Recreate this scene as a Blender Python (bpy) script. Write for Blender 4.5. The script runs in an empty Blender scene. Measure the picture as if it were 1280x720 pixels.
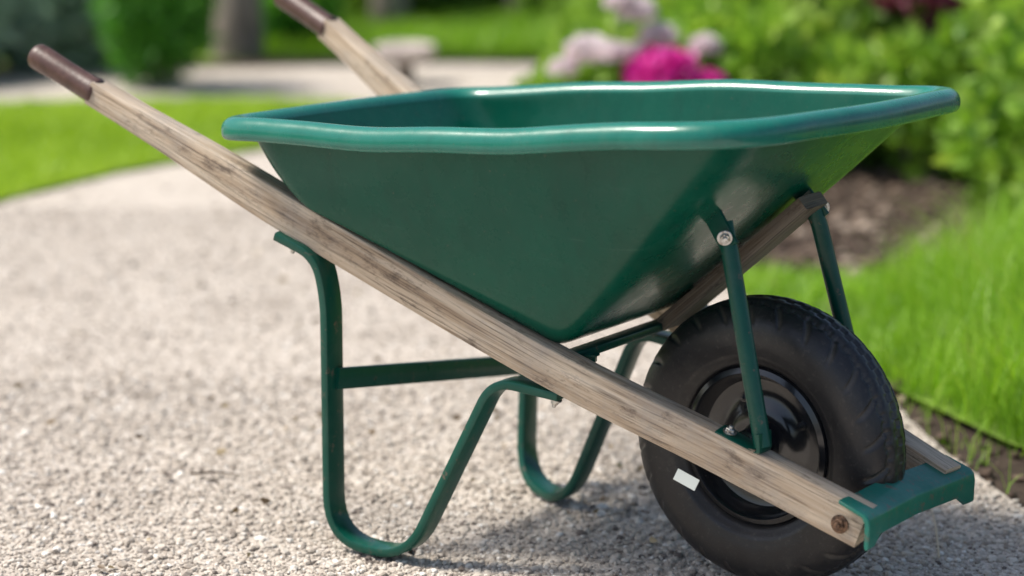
import bpy, math, numpy as np
from mathutils import Vector, Matrix
rng=np.random.default_rng(7)
scene=bpy.context.scene
COL=scene.collection
# ---------------------------------------------------------------- helpers
def link(o,parent=None):
    COL.objects.link(o)
    if parent: o.parent=parent
    return o
def empty(name,loc=(0,0,0)):
    e=bpy.data.objects.new(name,None); e.empty_display_size=.1; COL.objects.link(e); return e
def mesh_fast(name,V,F,mat,val=None,parent=None,smooth=True):
    V=np.asarray(V,dtype=np.float32).reshape(-1,3);F=np.asarray(F,dtype=np.int32)
    n,k=F.shape
    me=bpy.data.meshes.new(name)
    me.vertices.add(len(V));me.vertices.foreach_set('co',V.ravel())
    me.loops.add(n*k);me.loops.foreach_set('vertex_index',F.ravel())
    me.polygons.add(n);me.polygons.foreach_set('loop_start',np.arange(0,n*k,k,dtype=np.int32))
    me.polygons.foreach_set('loop_total',np.full(n,k,dtype=np.int32))
    me.update(calc_edges=True)
    if val is not None:
        a=me.attributes.new('rnd','FLOAT','POINT');a.data.foreach_set('value',np.asarray(val,dtype=np.float32))
    me.polygons.foreach_set('use_smooth',np.full(n,smooth))
    me.materials.append(mat)
    return link(bpy.data.objects.new(name,me),parent)
def mesh_py(name,V,F,mat,parent=None,angle=None,uv=None):
    me=bpy.data.meshes.new(name);me.from_pydata([tuple(v) for v in V],[],F);me.update()
    if uv is not None:
        l=me.uv_layers.new(name='UVMap');flat=[c for f in uv for c in f]
        l.data.foreach_set('uv',np.array(flat,dtype=np.float32).ravel())
    if angle is not None:
        me.polygons.foreach_set('use_smooth',[True]*len(me.polygons))
        me.set_sharp_from_angle(angle=math.radians(angle))
    me.materials.append(mat)
    return link(bpy.data.objects.new(name,me),parent)
def fillet(pts,rad,seg=7):
    pts=[Vector(p) for p in pts];out=[pts[0]]
    for i in range(1,len(pts)-1):
        p=pts[i];r=rad[i] if isinstance(rad,(list,tuple)) else rad
        a=(pts[i-1]-p);b=(pts[i+1]-p);r=min(r,a.length*.49,b.length*.49)
        A=p+a.normalized()*r;B=p+b.normalized()*r
        for k in range(seg+1):
            t=k/seg;out.append(A*(1-t)**2+p*2*t*(1-t)+B*t*t)
    out.append(pts[-1]);return out
def rrect(w,h,r,seg=3):
    o=[]
    for cx,cy,a0 in((w-r,h-r,0),(-w+r,h-r,90),(-w+r,-h+r,180),(w-r,-h+r,270)):
        for k in range(seg+1):
            a=math.radians(a0+90*k/seg);o.append((cx+r*math.cos(a),cy+r*math.sin(a)))
    return o
def circ(r,n=20): return [(r*math.cos(2*math.pi*k/n),r*math.sin(2*math.pi*k/n)) for k in range(n)]
def sweep(name,path,section,mat,hint=(0,0,1),scale=None,parent=None,angle=40,jit=0):
    path=[Vector(p) for p in path];hint=Vector(hint);M=len(section);V=[];N=len(path);L=[0]
    for i in range(1,N):L.append(L[-1]+(path[i]-path[i-1]).length)
    for i,p in enumerate(path):
        T=(path[min(i+1,N-1)]-path[max(i-1,0)]).normalized();S=T.cross(hint).normalized();U=S.cross(T)
        sc=scale[i] if scale else (1,1)
        for s in section:
            V.append(p+S*s[0]*sc[0]+U*s[1]*sc[1])
    per=[0]
    for k in range(M):
        a=Vector(section[k]);b=Vector(section[(k+1)%M]);per.append(per[-1]+(b-a).length)
    F=[];UV=[]
    for i in range(N-1):
        for k in range(M):
            k2=(k+1)%M;F.append((i*M+k,i*M+k2,(i+1)*M+k2,(i+1)*M+k))
            UV.append([(L[i],per[k]),(L[i],per[k+1]),(L[i+1],per[k+1]),(L[i+1],per[k])])
    F.append(tuple(range(M))[::-1]);UV.append([(section[k][0]*.15,section[k][1]) for k in range(M)][::-1])
    F.append(tuple((N-1)*M+k for k in range(M)));UV.append([(section[k][0]*.15,section[k][1]) for k in range(M)])
    return mesh_py(name,V,F,mat,parent,angle,UV)
def lathe(name,prof,mat,center,axis='y',n=64,parent=None,angle=35,closed=False):
    V=[];F=[];M=len(prof)
    for i in range(n):
        a=2*math.pi*i/n
        for r,h in prof:
            if axis=='y':V.append((center[0]+r*math.cos(a),center[1]+h,center[2]+r*math.sin(a)))
            else:V.append((center[0]+r*math.cos(a),center[1]+r*math.sin(a),center[2]+h))
    for i in range(n):
        j=(i+1)%n
        for k in range(M-1+(1 if closed else 0)):
            k2=(k+1)%M;F.append((i*M+k,i*M+k2,j*M+k2,j*M+k))
    return mesh_py(name,V,F,mat,parent,angle)
def bolt(name,p,ax,r,mat,parent,h=.006):
    p=Vector(p);ax=Vector(ax).normalized();u=ax.orthogonal().normalized();w=ax.cross(u)
    V=[];F=[]
    def ring(rr,hh,n,off=0):
        s=len(V)
        for k in range(n):
            a=2*math.pi*k/n+off;V.append(p+ax*hh+(u*math.cos(a)+w*math.sin(a))*rr)
        return s
    def stack(rs,n):
        st=[ring(rr,hh,n) for rr,hh in rs]
        for a,b in zip(st,st[1:]):
            for k in range(n):F.append((a+k,a+(k+1)%n,b+(k+1)%n,b+k))
        F.append(tuple(st[-1]+k for k in range(n)))
    stack([(r*1.45,0),(r*1.45,.0018),(r*1.35,.0022)],20)
    stack([(r,.001),(r,h*.85),(r*.85,h)],6)
    stack([(r*.5,h*.9),(r*.5,h*1.5),(r*.4,h*1.6)],12)
    return mesh_py(name,V,F,mat,parent,30)
# ---------------------------------------------------------------- materials
def mat(name):
    m=bpy.data.materials.new(name);m.use_nodes=True;nt=m.node_tree
    return m,nt,nt.nodes['Principled BSDF']
def noise(nt,vec,scale,detail=5,rough=.6,dist=0):
    n=nt.nodes.new('ShaderNodeTexNoise');n.inputs['Scale'].default_value=scale;n.inputs['Detail'].default_value=detail
    n.inputs['Roughness'].default_value=rough;n.inputs['Distortion'].default_value=dist
    if vec is not None: nt.links.new(vec,n.inputs['Vector'])
    return n.outputs['Fac']
def ramp(nt,fac,stops):
    n=nt.nodes.new('ShaderNodeValToRGB');e=n.color_ramp.elements
    while len(e)<len(stops):e.new(.5)
    for el,(p,c) in zip(e,stops):
        el.position=p;el.color=(*c,1) if len(c)==3 else c
    nt.links.new(fac,n.inputs['Fac']);return n.outputs['Color']
def g(v):return (v,v,v)
def mix(nt,fac,a,b,mode='MIX'):
    n=nt.nodes.new('ShaderNodeMix');n.data_type='RGBA';n.blend_type=mode
    for sock,val in((0,fac),(6,a),(7,b)):
        if isinstance(val,bpy.types.NodeSocket):nt.links.new(val,n.inputs[sock])
        elif sock==0:n.inputs[0].default_value=val
        else:n.inputs[sock].default_value=(*val,1)
    return n.outputs[2]
def bump(nt,h,strength,dist,prev=None):
    n=nt.nodes.new('ShaderNodeBump');n.inputs['Strength'].default_value=strength;n.inputs['Distance'].default_value=dist
    nt.links.new(h,n.inputs['Height'])
    if prev is not None:nt.links.new(prev,n.inputs['Normal'])
    return n.outputs['Normal']
def coord(nt,which='Object',scale=None,rot=None):
    t=nt.nodes.new('ShaderNodeTexCoord').outputs[which]
    if scale or rot:
        m=nt.nodes.new('ShaderNodeMapping')
        if scale:m.inputs['Scale'].default_value=scale
        if rot:m.inputs['Rotation'].default_value=rot
        nt.links.new(t,m.inputs['Vector']);t=m.outputs['Vector']
    return t
def paint(name,c,c2,rough=.3,wear=0.0,dust=.15,spec=.4,coat=.15,grime=0):
    m,nt,b=mat(name);v=coord(nt)
    base=mix(nt,ramp(nt,noise(nt,v,6,6),[(.35,g(0)),(.7,g(1))]),c,c2)
    d=ramp(nt,noise(nt,v,30,8,.7),[(.5,g(0)),(.8,g(dust))])
    base=mix(nt,d,base,(.20,.23,.19))
    if wear:
        w=ramp(nt,noise(nt,v,55,8,.75),[(.62-.08*wear,g(0)),(.66,g(1))])
        base=mix(nt,w,base,(.13,.10,.075))
    if grime:
        # vertical run marks, fine scratches and specks of dried soil
        vs=coord(nt,'Object',(45,45,2.5))
        base=mix(nt,ramp(nt,noise(nt,vs,1,5,.6),[(.52,g(0)),(.78,g(.22*grime))]),base,(.004,.022,.016))
        vx=coord(nt,'Object',(8,8,170),(.5,.35,.2))
        base=mix(nt,ramp(nt,noise(nt,vx,1,3,.5),[(.70,g(0)),(.76,g(.30*grime))]),base,(.13,.24,.19))
        base=mix(nt,ramp(nt,noise(nt,v,150,3,.5),[(.70,g(0)),(.76,g(.5*grime))]),base,(.16,.15,.11))
    nt.links.new(base,b.inputs['Base Color'])
    nt.links.new(ramp(nt,noise(nt,v,18,6,.7),[(.3,g(rough*.8)),(.75,g(rough*1.7))]),b.inputs['Roughness'])
    nt.links.new(bump(nt,noise(nt,v,9,3),.25,.006,bump(nt,noise(nt,v,90,4),.12,.001)),b.inputs['Normal'])
    b.inputs['Specular IOR Level'].default_value=spec
    b.inputs['Coat Weight'].default_value=coat;b.inputs['Coat Roughness'].default_value=.10
    return m
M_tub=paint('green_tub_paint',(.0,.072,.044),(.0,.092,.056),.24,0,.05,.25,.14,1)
M_rimp=paint('skylit_rim_paint',(.004,.145,.105),(.012,.19,.14),.22,0,.12,.45,.3,.7)  # same tub paint made lighter: sky light on the rim lip put into colour
M_green=paint('green_steel_paint',(.0,.062,.041),(.001,.082,.055),.3,.3,.10,.35,.2)
M_worn=paint('worn_green_paint',(.004,.14,.10),(.012,.20,.15),.36,.8,.25,.4,.2)
M_black=paint('black_rim_paint',(.006,.007,.010),(.010,.012,.016),.18,0,.08,.6,.5)
def wood(name,k):
    m,nt,b=mat(name)
    uv=coord(nt,'UV',(3,60,1));uv2=coord(nt,'UV',(9,260,1));v=coord(nt)
    s=lambda c:tuple(x*k for x in c)
    c=ramp(nt,noise(nt,uv,1.0,7,.65,.6),[(.25,s((.22,.15,.095))),(.42,s((.45,.34,.235))),(.6,s((.65,.54,.41))),(.8,s((.78,.70,.59)))])
    c=mix(nt,ramp(nt,noise(nt,uv2,1,4,.6),[(.32,g(.85)),(.48,g(0))]),c,s((.11,.075,.05)))
    c=mix(nt,ramp(nt,noise(nt,v,7,7,.75),[(.45,g(0)),(.68,g(.65))]),c,s((.34,.31,.28)))
    c=mix(nt,ramp(nt,noise(nt,coord(nt,'UV',(12,26,1)),1,7,.78),[(.54,g(0)),(.66,g(.85))]),c,s((.11,.08,.06)))
    c=mix(nt,ramp(nt,noise(nt,coord(nt,'UV',(2.5,420,1)),1,2,.5),[(.30,g(.9)),(.36,g(0))]),c,s((.05,.035,.025)))
    nt.links.new(c,b.inputs['Base Color']);b.inputs['Roughness'].default_value=.7
    nb=bump(nt,noise(nt,uv2,1,5,.6),.9,.002);nb=bump(nt,noise(nt,uv,1,5),.6,.003,nb);nt.links.new(nb,b.inputs['Normal']);return m
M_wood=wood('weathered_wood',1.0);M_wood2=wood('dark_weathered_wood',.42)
M_grip,nt,b=mat('brown_grip');v=coord(nt)
nt.links.new(ramp(nt,noise(nt,v,40,8,.7),[(.3,(.045,.022,.017)),(.6,(.10,.05,.04)),(.8,(.22,.14,.12))]),b.inputs['Base Color'])
b.inputs['Roughness'].default_value=.42;nt.links.new(bump(nt,noise(nt,v,150,5),.4,.001),b.inputs['Normal'])
M_steel,nt,b=mat('zinc_steel');v=coord(nt)
nt.links.new(ramp(nt,noise(nt,v,200,5),[(.35,(.25,.2,.16)),(.5,(.6,.6,.58))]),b.inputs['Base Color']);b.inputs['Metallic'].default_value=.85;b.inputs['Roughness'].default_value=.35
M_rust,nt,b=mat('rusty_bolt');v=coord(nt)
nt.links.new(ramp(nt,noise(nt,v,200,5),[(.35,(.05,.03,.02)),(.6,(.22,.13,.08))]),b.inputs['Base Color']);b.inputs['Metallic'].default_value=.4;b.inputs['Roughness'].default_value=.6
M_rub,nt,b=mat('tyre_rubber');v=coord(nt)
c=ramp(nt,noise(nt,v,14,8,.7),[(.3,(.010,.010,.012)),(.55,(.018,.018,.020)),(.8,(.05,.048,.044))])
c=mix(nt,ramp(nt,noise(nt,v,120,6,.7),[(.56,g(0)),(.75,g(.35))]),c,(.15,.135,.12))
c=mix(nt,attr_:=0.0,c,(.1,.1,.1)) if False else c
at=nt.nodes.new('ShaderNodeAttribute');at.attribute_name='rnd'
c=mix(nt,at.outputs['Fac'],c,(.075,.068,.06))
nt.links.new(c,b.inputs['Base Color']);nt.links.new(ramp(nt,noise(nt,v,25,5),[(.3,g(.28)),(.7,g(.48))]),b.inputs['Roughness'])
nt.links.new(bump(nt,noise(nt,v,260,4),.3,.001),b.inputs['Normal'])
M_tag,nt,b=mat('paper_tag');b.inputs['Base Color'].default_value=(.7,.75,.7,1)
M_path,nt,b=mat('gravel_path');v=coord(nt)
vo=nt.nodes.new('ShaderNodeTexVoronoi');vo.inputs['Scale'].default_value=260;nt.links.new(v,vo.inputs['Vector'])
sep=nt.nodes.new('ShaderNodeSeparateColor');nt.links.new(vo.outputs['Color'],sep.inputs[0])
c=ramp(nt,sep.outputs[0],[(0,(.32,.275,.23)),(.5,(.53,.47,.405)),(1,(.69,.64,.58))])
c=mix(nt,ramp(nt,noise(nt,v,2.2,6,.65),[(.35,g(0)),(.7,g(.55))]),c,(.60,.54,.47))
c=mix(nt,ramp(nt,noise(nt,v,5,9,.78),[(.5,g(0)),(.72,g(.55))]),c,(.22,.175,.135))
nt.links.new(c,b.inputs['Base Color']);b.inputs['Roughness'].default_value=.9
nb=bump(nt,vo.outputs['Distance'],.5,-.002);nb=bump(nt,noise(nt,v,40,6,.7),.6,.006,nb);nt.links.new(nb,b.inputs['Normal'])
def attr(nt,n='rnd'):
    a=nt.nodes.new('ShaderNodeAttribute');a.attribute_name=n;return a.outputs['Fac']
M_peb,nt,b=mat('gravel_stone');v=coord(nt)
c=ramp(nt,attr(nt),[(0,(.14,.115,.10)),(.2,(.34,.295,.25)),(.5,(.55,.49,.42)),(.8,(.67,.615,.54)),(1,(.82,.79,.74))])
c=mix(nt,ramp(nt,noise(nt,v,5,9,.78),[(.5,g(0)),(.72,g(.5))]),c,(.22,.175,.135))
nt.links.new(c,b.inputs['Base Color']);b.inputs['Roughness'].default_value=.8
M_soil,nt,b=mat('garden_soil');v=coord(nt)
nt.links.new(ramp(nt,noise(nt,v,45,9,.75),[(.3,(.022,.014,.010)),(.55,(.075,.05,.036)),(.8,(.18,.13,.10))]),b.inputs['Base Color'])
b.inputs['Roughness'].default_value=.95;nt.links.new(bump(nt,noise(nt,v,35,8,.7),.9,.02),b.inputs['Normal'])
M_lawn,nt,b=mat('lawn_turf');v=coord(nt)
nt.links.new(ramp(nt,noise(nt,v,9,8,.7),[(.3,(.07,.13,.012)),(.7,(.18,.29,.03))]),b.inputs['Base Color']);b.inputs['Roughness'].default_value=.9
def leafmat(name,stops,trans=.45,rough=.4,tint=(1.0,1.0,.5)):
    m,nt,b=mat(name);c=ramp(nt,attr(nt),stops)
    nt.links.new(c,b.inputs['Base Color']);b.inputs['Roughness'].default_value=rough
    t=nt.nodes.new('ShaderNodeBsdfTranslucent');nt.links.new(mix(nt,1.0,c,tint,'MULTIPLY'),t.inputs['Color'])
    ms=nt.nodes.new('ShaderNodeMixShader');ms.inputs[0].default_value=trans
    nt.links.new(b.outputs[0],ms.inputs[1]);nt.links.new(t.outputs[0],ms.inputs[2])
    nt.links.new(ms.outputs[0],nt.nodes['Material Output'].inputs['Surface']);return m
M_grass=leafmat('grass_blade',[(0,(.13,.27,.015)),(.5,(.29,.54,.04)),(.9,(.46,.70,.09)),(1,(.56,.56,.22))])
M_lgrass=leafmat('lawn_blade',[(0,(.21,.36,.02)),(.5,(.42,.62,.045)),(1,(.58,.74,.11))])
M_leaf=leafmat('shrub_leaf',[(0,(.05,.12,.025)),(.5,(.16,.32,.06)),(1,(.36,.52,.12))])
M_leafb=leafmat('bright_leaf',[(0,(.12,.27,.035)),(.5,(.30,.52,.07)),(1,(.52,.68,.18))])
M_conif=leafmat('conifer_leaf',[(0,(.06,.20,.03)),(.5,(.14,.42,.06)),(1,(.28,.58,.12))])
M_blue=leafmat('bluegreen_leaf',[(0,(.20,.32,.26)),(.5,(.38,.54,.44)),(1,(.60,.74,.62))],tint=(1,1,.85))
M_red=leafmat('red_leaf',[(0,(.09,.016,.026)),(.5,(.26,.05,.09)),(1,(.5,.16,.24))],tint=(1,1,1))
M_mag=leafmat('magenta_petal',[(0,(.50,.01,.20)),(.5,(.78,.02,.40)),(1,(.88,.14,.58))],.3,tint=(1,1,1))
M_pink=leafmat('pale_petal',[(0,(.82,.56,.64)),(.5,(.90,.80,.82)),(1,(.92,.90,.88))],.4,tint=(1,1,1))
M_bark,nt,b=mat('bark');v=coord(nt,'Object',(1,1,.25))
nt.links.new(ramp(nt,noise(nt,v,30,8,.7),[(.3,(.10,.082,.066)),(.7,(.40,.35,.30))]),b.inputs['Base Color']);b.inputs['Roughness'].default_value=.9
nt.links.new(bump(nt,noise(nt,v,30,8,.7),.8,.02),b.inputs['Normal'])
M_stone,nt,b=mat('pale_stone');v=coord(nt)
nt.links.new(ramp(nt,noise(nt,v,25,8,.7),[(.3,(.42,.34,.32)),(.7,(.70,.62,.58))]),b.inputs['Base Color']);b.inputs['Roughness'].default_value=.8
M_stone2,nt,b=mat('dark_stone');v=coord(nt)
nt.links.new(ramp(nt,noise(nt,v,25,8,.7),[(.3,(.06,.045,.035)),(.7,(.17,.13,.10))]),b.inputs['Base Color']);b.inputs['Roughness'].default_value=.8
# ---------------------------------------------------------------- garden frame (metres right / away from the photographer's spot)
RT=Vector((.8110,.5851,0));FW=Vector((-.5851,.8110,0));C0=Vector((1.743,-3.011,0))
def gd(r,d,z=0):return C0+RT*r+FW*d+Vector((0,0,z))
def gda(rd,z):
    rd=np.asarray(rd);return np.stack([C0.x+RT.x*rd[:,0]+FW.x*rd[:,1],C0.y+RT.y*rd[:,0]+FW.y*rd[:,1],np.broadcast_to(z,len(rd))],1)
def inpoly(P,poly):
    x,y=P[:,0],P[:,1];ins=np.zeros(len(P),bool);j=len(poly)-1
    for i in range(len(poly)):
        xi,yi=poly[i];xj,yj=poly[j]
        c=((yi>y)!=(yj>y))&(x<(xj-xi)*(y-yi)/(yj-yi+1e-12)+xi);ins^=c;j=i
    return ins
def sheet(name,poly,z,mat_):
    return mesh_py(name,[gd(r,d,z) for r,d in poly],[tuple(range(len(poly)))],mat_)
S=120
mesh_py('ground',[(-S,-S,-.02),(S,-S,-.02),(S,S,-.02),(-S,S,-.02)],[(0,1,2,3)],M_soil)
edge=[(2.2,-3),(1.6,0),(1.2,1.6),(.98,2.6),(.86,3.3),(.78,3.75),(.70,4.1),(.655,4.4),(.60,4.7),(.55,5.0),(.47,5.37),(.38,5.9),(.30,6.4),(.24,6.8),(.18,7.4),(.15,7.95),(.2,8.7)]
path_poly=edge+[(-.2,8.72),(-.9,8.6),(-1.6,8.5),(-8,8.2),(-8,-3)]
sheet('gravel_path',path_poly,-.006,M_path)
lawn_poly=[(-6,-1),(-3.6,2),(-2.6,4.1),(-1.9,5.2),(-1.5,5.83),(-1.23,6.26),(-1.0,6.65),(-.83,6.86),(-.66,7.01),(-.52,7.25),(-.40,7.5),(-.37,7.66),(-.5,7.8),(-.81,7.86),(-1.51,7.78),(-3,7.7),(-8,7.5),(-8,-1)]
sheet('lawn',lawn_poly,0.0,M_lawn)
sheet('lawn',[(-9,8.45),(-1.6,8.75),(-.9,8.85),(-.2,8.95),(1,9.0),(6,8.9),(9,30),(-14,30)],-.012,M_lawn)
grass_poly=[(.69,4.45),(.80,4.17),(.95,3.88),(1.3,3.5),(3,3.0),(5,3.0),(5,5.9),(1.35,5.75),(1.15,5.5),(.95,5.32),(.47,5.50),(.43,5.42),(.51,5.02),(.585,4.78)]
sheet('grass_bank',grass_poly,-.002,M_lawn)
# ---------------------------------------------------------------- gravel stones (one mesh)
def icosa():
    p=(1+5**.5)/2
    v=np.array([(-1,p,0),(1,p,0),(-1,-p,0),(1,-p,0),(0,-1,p),(0,1,p),(0,-1,-p),(0,1,-p),(p,0,-1),(p,0,1),(-p,0,-1),(-p,0,1)],float);v/=np.linalg.norm(v[0])
    f=np.array([(0,11,5),(0,5,1),(0,1,7),(0,7,10),(0,10,11),(1,5,9),(5,11,4),(11,10,2),(10,7,6),(7,1,8),(3,9,4),(3,4,2),(3,2,6),(3,6,8),(3,8,9),(4,9,5),(2,4,11),(6,2,10),(8,6,7),(9,8,1)])
    return v,f
def stones(name,rd,size,mat_,zbase=-.006):
    n=len(rd);v,f=icosa()
    V=v[None]*(1+rng.uniform(-.22,.22,(n,12,1)))
    V=V*np.stack([rng.uniform(.7,1.3,n),rng.uniform(.7,1.1,n),rng.uniform(.45,.8,n)],1)[:,None]*size[:,None,None]
    a=rng.uniform(0,2*np.pi,n);ca,sa=np.cos(a)[:,None],np.sin(a)[:,None]
    x=V[...,0]*ca-V[...,1]*sa;y=V[...,0]*sa+V[...,1]*ca
    P=gda(rd,zbase);V=np.stack([x,y,V[...,2]],-1)+P[:,None]
    V[...,2]+=(size*rng.uniform(0,.5,n))[:,None]
    F=f[None]+(np.arange(n)*12)[:,None,None]
    val=np.repeat(np.clip(rng.normal(.5,.25,n),0,1),12)
    return mesh_fast(name,V.reshape(-1,3),F.reshape(-1,3),mat_,val,smooth=False)
def scatter(n,r0,r1,d0,d1,poly=None,excl=None):
    P=np.stack([rng.uniform(r0,r1,n),rng.uniform(d0,d1,n)],1)
    if poly is not None:P=P[inpoly(P,poly)]
    if excl is not None:P=P[~inpoly(P,excl)]
    return P
A=scatter(80000,-1.1,1.1,3.1,4.6,path_poly,lawn_poly)
B=scatter(45000,-1.6,.8,4.6,6.2,path_poly,lawn_poly)
Cc=scatter(6000,-2,1.2,2.0,8.6,path_poly,lawn_poly)
rd=np.concatenate([A,B,Cc]);sz=np.concatenate([rng.lognormal(math.log(.0029),.40,len(A)),rng.lognormal(math.log(.0027),.3,len(B)),rng.lognormal(math.log(.0042),.3,len(Cc))])
sz=np.clip(sz,.0012,.009)
stones('gravel',rd,sz,M_peb)
rd=np.concatenate([scatter(3000,.6,2.2,3.3,6.6),scatter(2500,.3,1.6,5.3,7.0)]);rd=rd[~inpoly(rd,path_poly)]
M_clod,nt,b=mat('soil_clod');nt.links.new(ramp(nt,attr(nt),[(0,(.03,.019,.014)),(.6,(.13,.09,.065)),(1,(.36,.29,.23))]),b.inputs['Base Color']);b.inputs['Roughness'].default_value=.95
stones('soil_crumbs',rd,rng.lognormal(math.log(.008),.5,len(rd)).clip(.003,.022),M_clod,-.018)
# ---------------------------------------------------------------- grass blades
def blades(name,rd,h,w,mat_,lean=.35,z0=-.004,val=None):
    n=len(rd);P=gda(rd,z0);a=rng.uniform(0,2*np.pi,n);d=np.stack([np.cos(a),np.sin(a),0*a],1);s=np.stack([-np.sin(a),np.cos(a),0*a],1)
    L=np.abs(rng.normal(lean,.25,n));L=L[:,None];V=np.empty((n,8,3))
    b=rng.uniform(0,2*np.pi,n);s2=np.stack([np.cos(b),np.sin(b),0*b],1);s=(s+s2*.5);s/=np.linalg.norm(s,axis=1)[:,None]
    for i,t in enumerate((0,.4,.75,1)):
        c=P+d*(h[:,None]*L*t*t)+np.array([0,0,1])*(h[:,None]*(t-.25*L*t*t))
        ww=(w*(1,.85,.5,.06)[i])[:,None]
        V[:,2*i]=c-s*ww;V[:,2*i+1]=c+s*ww
    F=np.array([(0,1,3,2),(2,3,5,4),(4,5,7,6)])[None]+(np.arange(n)*8)[:,None,None]
    if val is None:val=np.clip(rng.normal(.45,.22,n),0,1)
    return mesh_fast(name,V.reshape(-1,3),F.reshape(-1,4),mat_,np.repeat(val,8))
def fn(P,s,seed=0):
    return (np.sin(P[:,0]*s+seed)+np.sin(P[:,1]*s*1.3+seed*2)+np.sin((P[:,0]+P[:,1])*s*.7+seed*3)+np.sin((P[:,0]*1.7-P[:,1])*s*1.9))/4
P=scatter(85000,.42,2.4,3.4,5.9,grass_poly)
e1=np.clip((P[:,0]-.62-.10*np.clip(P[:,1]-4.5,0,1))/.24,0,1)
hh=.035+.19*e1*np.clip(1-(P[:,1]-5.2)/.6,.6,1);hh=hh*(1+.35*fn(P,14))*rng.uniform(.45,1.25,len(P))
keep=rng.uniform(0,1,len(P))<.78+.4*fn(P,30,2)
P=P[keep];hh=hh[keep]
blades('tall_grass',P,hh,rng.uniform(.0008,.0020,len(P)),M_grass,.5,val=np.clip(.45+.35*fn(P,11,4)+rng.normal(0,.2,len(P)),0,1))
P=scatter(3200,.58,2.0,3.2,4.9,None,path_poly);P=P[fn(P,20,1)>-.1]
blades('grass_tufts',P,rng.uniform(.02,.10,len(P)),rng.uniform(.0008,.0016,len(P)),M_grass,.6)
P=scatter(90000,-2.2,-.3,5.0,7.9,lawn_poly)
blades('lawn_grass',P,rng.uniform(.012,.032,len(P)),rng.uniform(.002,.0032,len(P)),M_lgrass,.4,z0=0,val=np.clip(.5+.25*fn(P,5,1)+rng.normal(0,.18,len(P)),0,1))
# ---------------------------------------------------------------- foliage
def leaves(name,C,D,Ls,Ws,mat_,val,parent=None):
    n=len(C);D=D/np.linalg.norm(D,axis=1)[:,None]
    R=rng.normal(size=(n,3));R[:,2]*=.5;S_=np.cross(D,R);S_/=np.linalg.norm(S_,axis=1)[:,None]+1e-9
    Nn=np.cross(S_,D);V=np.empty((n,6,3))
    L=Ls[:,None];W=Ws[:,None]
    V[:,0]=C;V[:,1]=C+D*L*.33-S_*W+Nn*W*.25;V[:,2]=C+D*L*.7-S_*W*.75+Nn*W*.1-Nn*L*.05
    V[:,3]=C+D*L-Nn*L*.15;V[:,4]=C+D*L*.7+S_*W*.75+Nn*W*.1-Nn*L*.05;V[:,5]=C+D*L*.33+S_*W+Nn*W*.25
    F=np.array([(0,3,2,1),(0,5,4,3)])[None]+(np.arange(n)*6)[:,None,None]
    return mesh_fast(name,V.reshape(-1,3),F.reshape(-1,4),mat_,np.repeat(np.clip(val,0,1),6),parent)
def leafcloud(name,center,rad,nclump,per,leaf,mat_,parent=None,wr=.35,clump=.3,flat=.0):
    center=np.array(center);rad=np.array(rad)
    u=rng.normal(size=(nclump,3));u/=np.linalg.norm(u,axis=1)[:,None];rr=rng.uniform(.25,1,nclump)**.5
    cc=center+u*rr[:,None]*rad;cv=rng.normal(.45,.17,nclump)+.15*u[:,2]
    C=np.repeat(cc,per,0);k=len(C);o=rng.normal(size=(k,3));o/=np.linalg.norm(o,axis=1)[:,None]
    cr=clump*rad.mean();C=C+o*(cr*rng.uniform(.1,1,k)**.6)[:,None]
    C[:,2]=np.maximum(C[:,2],.0)
    D=o+np.array([0,0,.35])+rng.normal(size=(k,3))*.4
    L=leaf*rng.uniform(.6,1.3,k)
    return leaves(name,C,D,L,L*wr,mat_,np.repeat(cv,per)+rng.normal(0,.13,k),parent)
def stems(name,base,tips,mat_,parent,r=.004):
    V=[];F=[]
    for t in tips:
        a=Vector(base)+Vector((rng.uniform(-.04,.04),rng.uniform(-.04,.04),0));bb=Vector(t);m=(a+bb)/2+Vector((rng.uniform(-.02,.02),rng.uniform(-.02,.02),.03))
        s=len(V)
        for q,rr in((a,r),(m,r*.8),(bb,r*.5)):
            for k in range(5):
                an=k*2*math.pi/5;V.append(q+Vector((math.cos(an)*rr,math.sin(an)*rr,0)))
        for j in range(2):
            for k in range(5):F.append((s+j*5+k,s+j*5+(k+1)%5,s+(j+1)*5+(k+1)%5,s+(j+1)*5+k))
    return mesh_py(name,V,F,mat_,parent,60)
def shrub(name,r,d,rx,h,leaf,mat_,n=40,per=50,wr=.35,clump=.3,zc=None):
    e=empty(name);c=gd(r,d,(h*.52) if zc is None else zc)
    leafcloud('foliage',c,(rx,rx,h*.5),n,per,leaf,mat_,e,wr,clump)
    tips=[c+Vector((rng.uniform(-.7,.7)*rx,rng.uniform(-.7,.7)*rx,rng.uniform(-.1,.35)*h)) for _ in range(9)]
    stems('stems',gd(r,d,-.02),tips,M_bark,e);return e
def flowerhead(parent,c,rad,mat_,n=420):
    u=rng.normal(size=(n,3));u/=np.linalg.norm(u,axis=1)[:,None];u[:,2]=np.abs(u[:,2])*1.0-.25*rng.uniform(0,1,n)
    bumpy=1+.12*np.sin(u[:,0]*9+c[0]*50)*np.sin(u[:,1]*8)
    C=np.array(c)+u*rad*np.array([1,1,.75])*(.85*bumpy)[:,None]
    D=np.cross(u,rng.normal(size=(n,3)))+u*.35
    L=rad*.28*rng.uniform(.7,1.2,n)+.004
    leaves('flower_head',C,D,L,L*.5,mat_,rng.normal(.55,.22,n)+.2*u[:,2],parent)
hy=shrub('hydrangea_bush',.34,6.78,.26,.32,.045,M_leafb,60,60,.4,.25)
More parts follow.
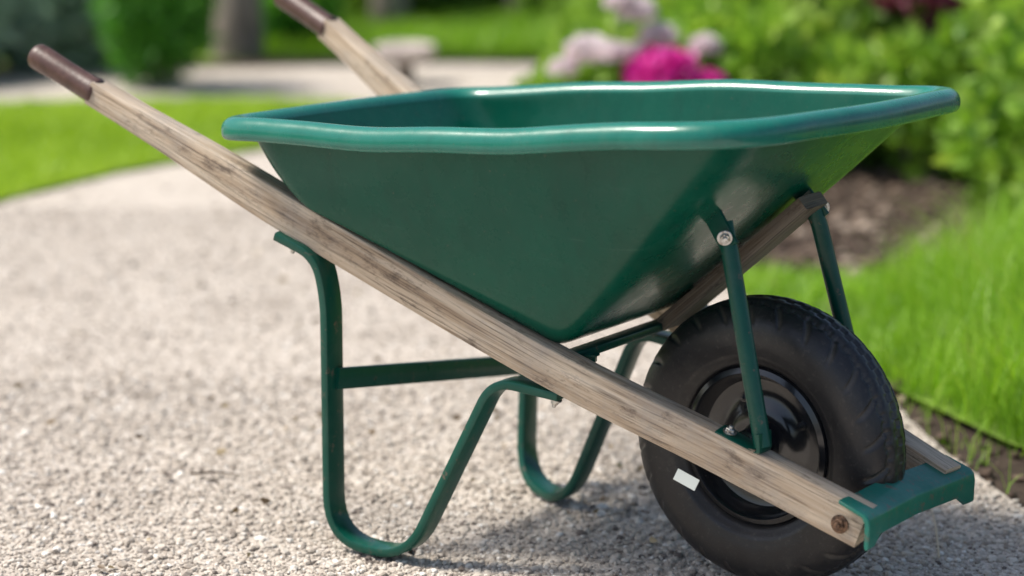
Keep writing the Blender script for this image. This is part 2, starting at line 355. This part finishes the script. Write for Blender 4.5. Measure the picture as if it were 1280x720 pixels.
for r,h,rad,m_ in((.37,.272,.092,M_mag),(.48,.250,.048,M_mag),(.385,.225,.050,M_pink),(.19,.32,.060,M_pink),(.125,.285,.035,M_pink),(.245,.325,.040,M_pink),(.31,.42,.048,M_pink),(.265,.45,.036,M_pink),(.36,.36,.046,M_pink),(.475,.338,.038,M_pink),(.295,.315,.038,M_pink)):
    dd=6.42 if m_ is M_mag else 6.5
    flowerhead(hy,gd(r,dd+rng.uniform(-.03,.05),h),rad,m_)
    stems('flower_stem',gd(r*.9+.03,6.7,0),[gd(r,dd+.02,h-rad*.4)],M_leaf,hy,.003)
hy2=shrub('hydrangea_bush',.75,7.2,.38,.55,.05,M_leafb,80,60,.4,.25)
for r,d,h in((.62,6.95,.44),(.9,6.95,.46)):flowerhead(hy2,gd(r,d,h),.03,M_pink)
shrub('leafy_shrub',.66,6.9,.22,.40,.05,M_leafb,60,60,.3,.3)
shrub('leafy_shrub',1.0,7.05,.30,.60,.05,M_leaf,90,60,.33,.25)
shrub('leafy_shrub',.86,6.75,.14,.28,.045,M_leafb,40,50,.3,.35)
shrub('leafy_shrub',1.06,6.62,.14,.34,.045,M_leafb,50,50,.3,.35)
shrub('leafy_shrub',1.42,6.7,.34,.72,.05,M_leafb,90,60,.35,.25)
rb=shrub('red_leaf_shrub',1.10,6.75,.14,.26,.035,M_red,34,50,.35,.3,.46)
shrub('broadleaf_plant',1.17,6.0,.15,.50,.06,M_leafb,38,16,.36,.35,.32)
shrub('broadleaf_plant',1.32,5.8,.15,.42,.06,M_leafb,36,20,.36,.35,.24)
shrub('low_shrub',1.22,5.9,.15,.20,.035,M_leafb,46,50,.3,.35)
shrub('leafy_shrub',1.9,6.3,.45,.85,.06,M_leaf,90,60,.35,.25)
shrub('leafy_shrub',.45,7.6,.3,.45,.05,M_leafb,60,60,.35,.3)
shrub('leafy_shrub',1.3,7.9,.6,1.0,.06,M_leaf,100,60,.35,.25)
shrub('leafy_shrub',.7,8.3,.45,.8,.06,M_leafb,100,60,.35,.25)
for r,d,rx,h,m_ in((-1.92,8.4,.27,.45,M_blue),(-1.50,8.6,.20,.36,M_blue),(-2.6,8.4,.4,.8,M_blue),(-3.4,8.3,.5,.9,M_leaf)):
    shrub('blue_green_shrub',r,d,rx,h,.08,m_,110,60,.17,.3)
shrub('conifer_shrub',-1.10,8.2,.13,.6,.045,M_conif,150,60,.16,.35)
shrub('leafy_shrub',-1.75,9.6,.7,.45,.07,M_leafb,120,60,.35,.3)
shrub('leafy_shrub',-1.1,9.7,.4,.4,.06,M_leafb,60,60,.35,.25)
shrub('leafy_shrub',-.45,10.2,.4,.35,.06,M_leaf,60,60,.35,.25)
shrub('leafy_shrub',.1,10.4,.5,.4,.06,M_leafb,60,60,.35,.25)
shrub('leafy_shrub',-.75,9.2,.12,.2,.05,M_conif,30,50,.3,.35)
P=scatter(30000,-1.6,.7,8.75,10.6,[(-.5,8.9),(.3,8.9),(.6,9.6),(.4,10.6),(-1.6,10.6),(-1.5,8.9),(-.8,9.0)])
blades('rough_grass',P,rng.uniform(.03,.08,len(P)),rng.uniform(.003,.005,len(P)),M_grass,.4,z0=-.015)
def hedge(name,r0,r1,d,h,mat_):
    e=empty(name);k=22
    for i in range(k):
        r=r0+(r1-r0)*(i+.5)/k
        leafcloud('foliage',gd(r,d+rng.uniform(-.3,.3),h*.5),((r1-r0)/k*.8,.7,h*.5),40,30,.16,mat_,e,.35,.3)
hedge('hedge',-9,9,13.2,1.8,M_leafb)
def tree(name,r,d,tr,h,cr):
    e=empty(name);b_=gd(r,d,-.02)
    path=[b_+Vector((math.sin(i*1.3)*.02*i,math.cos(i)*.02*i,i*h/8)) for i in range(9)]
    sc=[(1.5,1.5)]+[(1-.06*i,1-.06*i) for i in range(1,9)]
    sweep('trunk',path,circ(tr,14),M_bark,(1,0,0),sc,e,60)
    for k in range(6):
        a=k*1.05+r;s=path[4+k%4];t=s+Vector((math.cos(a)*cr*.8,math.sin(a)*cr*.8,cr*.6+k*.05))
        sweep('limb',[s,(s+t)/2+Vector((0,0,.05)),t],circ(tr*.45,8),M_bark,(.3,.2,1),[(1,1),(.7,.7),(.3,.3)],e,60)
    leafcloud('crown',path[-1]+Vector((0,0,cr*.35)),(cr,cr,cr*.75),90,40,.08,M_leaf,e,.35,.22)
tree('garden_tree',-.93,8.95,.06,4.6,.9)
tree('garden_tree',-.45,9.7,.05,4.8,.9)
tree('garden_tree',.02,10.0,.035,4.4,.8)
bb=gd(-.335,8.25);eb=empty('stone_birdbath')
lathe('pedestal',[(.001,0),(.045,0),(.045,.012),(.030,.022),(.026,.05),(.034,.072),(.001,.073)],M_stone2,(bb.x,bb.y,-.008),'z',32,eb)
lathe('basin',[(.001,.074),(.05,.074),(.085,.082),(.094,.098),(.096,.122),(.088,.126),(.065,.112),(.001,.106)],M_stone,(bb.x,bb.y,-.008),'z',32,eb)
# ---------------------------------------------------------------- WHEELBARROW
wb=empty('wheelbarrow')
def catmull(pts,seg=8):
    p=[Vector(q) for q in pts];p=[p[0]*2-p[1]]+p+[p[-1]*2-p[-2]];o=[]
    for i in range(1,len(p)-2):
        for k in range(seg):
            t=k/seg;a,b_,c,d=p[i-1],p[i],p[i+1],p[i+2]
            o.append(.5*((2*b_)+(c-a)*t+(2*a-5*b_+4*c-d)*t*t+(3*b_-a-3*c+d)*t**3))
    o.append(p[-2]);return o
def beam(name,sgn,dz):
    pts=[(.212,sgn*.115,.146),(0,sgn*.142,.222),(-.25,sgn*.174,.308),(-.62,sgn*.221,.462),(-.80,sgn*.243,.542+dz*.4),(-.985,sgn*.266,.622+dz)]
    c=catmull(pts,8);n=len(c);sc=[]
    for p in c:
        t=min(max((-p.x-.66)/.32,0),1);t=t*t*(3-2*t);sc.append((1-.08*t,1-.34*t))
    return sweep(name,c,rrect(.018,.027,.003,2),M_wood,(0,0,1),sc,wb,30)
beam('handle_beam_near',-1,0);beam('handle_beam_far',1,.040)
for s,dz,nm in((-1,0,'grip_near'),(1,.040,'grip_far')):
    a=Vector((-.978,s*.2652,.6195+dz));b_=Vector((-1.095,s*.276,.669+dz))
    path=[a.lerp(b_,t) for t in (0,.02,.05,.12,.5,.9,.96,.99,1)]
    sc=[(.93,.93),(1.06,1.06),(1.08,1.08),(1,1),(.98,.98),(1.04,1.04),(1,1),(.85,.85),(.55,.55)]
    sweep(nm,path,circ(.0190,24),M_grip,(0,0,1),sc,wb,50)
# tub
B4=[(-.622,-.246,.488),(-.222,-.176,.326),(-.222,.168,.328),(-.622,.245,.488)]
R4=[(-.716,-.262,.596),(.104,-.276,.668),(.112,.290,.645),(-.714,.254,.574)]
sx=[-1,1,1,-1];sy=[-1,-1,1,1]
def loop(t,o,dz=0,seg=14,side=16):
    cs=[]
    for i in range(4):
        p=Vector(B4[i]).lerp(Vector(R4[i]),t);p.x+=sx[i]*o;p.y+=sy[i]*o;p.z+=dz;cs.append(p)
    rf=.035+.085*t;rr_=.04+.02*t;rad=[rr_,rf+.035*t,rf-.02*t,rr_];rad=[max(q+o*.8,.015) for q in rad]
    pts=[];ent=[]
    for i in range(4):
        p=cs[i];a=(cs[i-1]-p).normalized();b_=(cs[(i+1)%4]-p).normalized();r=rad[i]
        A=p+a*r;Bq=p+b_*r
        ent.append([(A*(1-k/seg)**2+p*2*(k/seg)*(1-k/seg)+Bq*(k/seg)**2).lerp(p,.12*math.sin(math.pi*k/seg)) for k in range(seg+1)])
    for i in range(4):
        pts+=ent[i];e0=ent[i][-1];e1=ent[(i+1)%4][0]
        for k in range(1,side):
            f=k/side;q=e0.lerp(e1,f);s_=math.sin(math.pi*f)
            bl=.008*s_*t
            wav=.0018*math.sin(f*15+i)*s_*t**6
            if i==0:q.y-=bl;q.z+=(-.010*s_)*t**6+wav
            elif i==2:q.y+=bl;q.z+=.008*s_*t**6+wav
            elif i==1:q.x+=bl*1.2
            elif i==3:q.x-=bl
            pts.append(q)
    return pts
loops=[loop(0,-.09),loop(0,-.045)]
for a in (0,25,50,70,90):
    ra=math.radians(a);loops.append(loop(.11*(1-math.cos(ra)),-.022*(1-math.sin(ra))))
for t in (.25,.4,.55,.7,.85,.95,1.0):loops.append(loop(t,.006*math.sin(math.pi*t)))
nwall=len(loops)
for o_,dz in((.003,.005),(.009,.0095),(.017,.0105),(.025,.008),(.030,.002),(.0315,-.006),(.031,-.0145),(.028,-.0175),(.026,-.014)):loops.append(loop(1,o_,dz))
Mn=len(loops[0]);V=[p for l in loops for p in l];F=[tuple(range(Mn))];MI=[0]
for i in range(len(loops)-1):
    for k in range(Mn):
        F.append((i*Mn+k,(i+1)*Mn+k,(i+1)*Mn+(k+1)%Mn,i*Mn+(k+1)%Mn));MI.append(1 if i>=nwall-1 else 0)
tub=mesh_py('tub',V,F,M_tub,wb,50)
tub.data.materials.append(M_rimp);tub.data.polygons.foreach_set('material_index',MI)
so=tub.modifiers.new('Solidify','SOLIDIFY');so.thickness=.0035;so.offset=1
ss=tub.modifiers.new('Subsurf','SUBSURF');ss.levels=1;ss.render_levels=1
# legs
def strap(name,pts,rad,w=.0185,t=.0065,m_=M_green):
    return sweep(name,fillet(pts,rad,8),rrect(t,w,.003,2),m_,(0,1,0),None,wb,35)
strap('leg_near',[(-.660,-.234,.444),(-.592,-.228,.421),(-.580,-.224,.36),(-.582,-.222,.008),(-.445,-.216,.006),(-.322,-.180,.274),(-.225,-.166,.264)],[0,.03,.03,.07,.055,.035,0])
strap('leg_far',[(-.640,.234,.444),(-.575,.228,.421),(-.552,.224,.36),(-.530,.176,.008),(-.410,.122,.006),(-.318,.168,.274),(-.225,.166,.264)],[0,.03,.03,.07,.055,.035,0])
sweep('leg_cross_brace',[(-.572,-.223,.245),(-.541,.195,.185)],rrect(.004,.0155,.002,2),M_green,(0,0,1),None,wb,35)
# struts
for s,nm in((-1,'strut_near'),(1,'strut_far')):
    top=[(-.010,s*.110,.516),(.004,s*.117,.478),(.069,s*.134,.232)]
    sweep(nm,top,circ(.0118,16),M_green,(0,1,0),[(1.1,.5),(1,1),(1,1)],wb,50)
    sweep(nm+'_foot',fillet([(.069,s*.134,.252),(.0715,s*.134,.222),(.008,s*.142,.2475)],.012,5),rrect(.003,.016,.0015,2),M_green,(0,1,0),None,wb,35)
    bolt('bolt',(.022,s*.140,.2455),(.3,0,1),.0065,M_steel,wb)
    bolt('bolt',(.002,s*.128,.500),(.55,-.8,-.1),.007,M_steel,wb,.007)
    sweep(nm+'_tab',[(-.03,s*.112,.530),(.006,s*.120,.486)],rrect(.014,.003,.0015,2),M_green,(0,1,0),None,wb,35)
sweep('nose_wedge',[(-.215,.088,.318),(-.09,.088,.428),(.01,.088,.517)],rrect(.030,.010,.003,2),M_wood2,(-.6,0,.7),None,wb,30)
def bracket():
    sec=[(-.034,.0),(-.034,.004),(.004,.004),(.010,.001),(.012,-.006),(.011,-.030),(.006,-.034),(.004,-.030),(.004,-.006),(.0,-.001)]
    ys=[-.150,-.143,-.13,-.11,-.07,0,.07,.11,.13,.143,.150];V=[];F=[]
    for y in ys:
        k=abs(y)/.15;end=k>.8
        bow=-.008*(1-k*k)
        for a,c in sec:
            z=.1695+c*(1.25 if end else .85)-a*.34-(.010 if y>0 else .0)*k-.004*(1-k*k)
            V.append((.224+a+bow,y,z))
    m=len(sec)
    for i in range(len(ys)-1):
        for k in range(m):F.append((i*m+k,i*m+(k+1)%m,(i+1)*m+(k+1)%m,(i+1)*m+k))
    F.append(tuple(range(m))[::-1]);F.append(tuple((len(ys)-1)*m+k for k in range(m)))
    o=mesh_py('front_bracket',V,F,M_worn,wb,35)
    bv=o.modifiers.new('Bevel','BEVEL');bv.width=.0015;bv.segments=2;bv.limit_method='ANGLE'
bracket()
for s in(-1,1):
    bolt('bolt',(.186,s*.1365,.150),(0,s,0),.0085,M_rust,wb,.006)
    bolt('bolt',(-.640,s*.230,.430),(-.35,0,-1),.006,M_steel,wb,.008)
    bolt('bolt',(-.236,s*.166,.256),(-.35,0,-1),.006,M_steel,wb,.008)
    bolt('bolt',(-.20,s*.135,.318),(0,0,-1),.008,M_green,wb,.012)
    sweep('axle_bracket',fillet([(-.035,s*.125,.222),(-.03,s*.120,.196),(0,s*.118,.182),(.03,s*.116,.190),(.04,s*.116,.205)],.02,5),rrect(.003,.012,.0015,2),M_green,(0,1,0),None,wb,35)
sweep('tub_cross_bar',[(-.222,-.17,.315),(-.222,.17,.315)],rrect(.012,.006,.002,2),M_green,(0,0,1),None,wb,35)
sweep('label',[(-.040,-.172,.186),(-.010,-.167,.174)],rrect(.0006,.008,.0003,1),M_tag,(0,.2,1),None,wb,35)
# wheel
R=.199;HW=.050;NT=900
K=72
V=np.empty((NT,K,3));DU=np.zeros((NT,K));th=np.arange(NT)*2*np.pi/NT
for k in range(K):
    ph=-math.pi*.90+2*math.pi*.90*k/(K-1)
    cy=math.sin(ph);cr=math.cos(ph)
    e=.86
    y=HW*math.copysign(abs(cy)**e,cy);r=.150+(R-.150)*math.copysign(abs(cr)**e,cr)
    if abs(ph)>math.pi*.8: y*=.95
    dr=np.zeros(NT);u=y/HW;a=abs(u)
    if abs(ph)<1.25:
        saw=th*26/(2*np.pi)+ 1.0*a+(.5 if u>0 else 0)
        fr=saw-np.floor(saw)
        if a>.46: dr-=.0044*(np.exp(-((fr-.5)/.085)**4))*min(1,(a-.46)/.10)*min(1,max(0,(.96-a)/.1))
        zz=.44+.04*np.sin(th*52)
        dr-=.0046*np.exp(-((a-zz)/.06)**4)
        dr-=.0040*np.exp(-((u-.08*np.sin(th*52))/.06)**4)
    DU[:,k]=np.clip(-dr/.0046,0,1)*.8
    rr_=r+dr
    if abs(ph)>=1.5: y=y*(1+.03*math.exp(-((abs(ph)-2.0)/.06)**2)+.03*math.exp(-((abs(ph)-2.35)/.05)**2))
    V[:,k,0]=rr_*np.cos(th);V[:,k,1]=y;V[:,k,2]=R+rr_*np.sin(th)
i=np.arange(NT)[:,None];k=np.arange(K-1)[None]
F=np.stack([i*K+k,i*K+k+1,((i+1)%NT)*K+k+1,((i+1)%NT)*K+k],-1).reshape(-1,4)
mesh_fast('tyre',V.reshape(-1,3),F,M_rub,DU.ravel(),wb)
for s in(-1,1):
    pr=[(.112,.030),(.108,.038),(.101,.041),(.097,.036),(.095,.026),(.088,.017),(.074,.013),(.060,.014),(.052,.020),(.040,.024),(.030,.024),(.027,.030),(.026,.062),(.022,.066),(.009,.067)]
    lathe('wheel_rim',[(r,s*h) for r,h in pr],M_black,(0,0,R),'y',96,wb,35)
    lathe('hub_washer',[(.009,s*.066),(.016,s*.068),(.016,s*.071),(.008,s*.0715)],M_steel,(0,0,R),'y',32,wb)
    for q in range(4):
        a=q*math.pi/2+.5;bolt('bolt',(.066*math.cos(a),s*.0135,R+.066*math.sin(a)),(0,s,0),.0045,M_black,wb,.005)
lathe('axle',[(.001,-.142),(.0075,-.142),(.0075,.142),(.001,.142)],M_steel,(0,0,R),'y',20,wb)
# ---------------------------------------------------------------- litter
def dry(name,pts,r,m_):
    return sweep(name,pts,circ(r,6),m_,(0,0,1),[(1,1)]*(len(pts)-1)+[(.4,.4)],None,60)
M_dry,nt,b=mat('dry_stalk');b.inputs['Base Color'].default_value=(.6,.5,.36,1);b.inputs['Roughness'].default_value=.8
M_twig,nt,b=mat('twig_bark');b.inputs['Base Color'].default_value=(.10,.07,.05,1);b.inputs['Roughness'].default_value=.9
dry('dry_stalk',[gd(.60,3.55,.003),gd(.615,3.68,.008),gd(.625,3.82,.012)],.0015,M_dry)
dry('twig',[gd(-.50,3.96,.003),gd(-.46,3.965,.004),gd(-.42,3.955,.002)],.002,M_twig)
P=scatter(260,-1.2,.75,3.3,6.2,path_poly,lawn_poly);C=gda(P,.004);a=rng.uniform(0,6.28,len(P))
D=np.stack([np.cos(a),np.sin(a),rng.uniform(-.05,.2,len(P))],1);L=rng.uniform(.005,.020,len(P))
M_litter=leafmat('leaf_litter',[(0,(.06,.04,.025)),(.5,(.2,.14,.08)),(1,(.5,.4,.25))],.1)
leaves('leaf_litter',C,D,L,L*.3,M_litter,rng.uniform(0,1,len(P)))
# ---------------------------------------------------------------- light
sd=Vector((-.55,-.30,.95)).normalized()
w=bpy.data.worlds.new('World');scene.world=w;w.use_nodes=True;nt=w.node_tree
sky=nt.nodes.new('ShaderNodeTexSky');sky.sky_type='NISHITA';sky.sun_disc=False
sky.sun_elevation=math.asin(sd.z);sky.sun_rotation=math.atan2(sd.x,sd.y);sky.dust_density=3;sky.air_density=1
nt.links.new(sky.outputs[0],nt.nodes['Background'].inputs[0]);nt.nodes['Background'].inputs[1].default_value=.15
sun=bpy.data.lights.new('sun','SUN');sun.energy=5.0;sun.angle=math.radians(14);sun.color=(1,.94,.85)
so_=bpy.data.objects.new('sun',sun);COL.objects.link(so_);so_.rotation_euler=sd.to_track_quat('Z','Y').to_euler();so_.location=(0,0,8)
# ---------------------------------------------------------------- camera
cam=bpy.data.cameras.new('camera');co=bpy.data.objects.new('camera',cam);COL.objects.link(co)
fwd=Vector((-.5710,.7915,-.2182)).normalized()
co.location=(1.743,-3.011,1.184)
q=fwd.to_track_quat('-Z','Y');co.rotation_mode='QUATERNION';co.rotation_quaternion=q
cam.sensor_width=36;cam.lens=3315/1280*36;cam.clip_end=500;cam.clip_start=.05
cam.dof.use_dof=True;cam.dof.focus_distance=3.55;cam.dof.aperture_fstop=2.0
scene.camera=co
scene.view_settings.view_transform='Standard';scene.view_settings.look='None';scene.view_settings.exposure=0
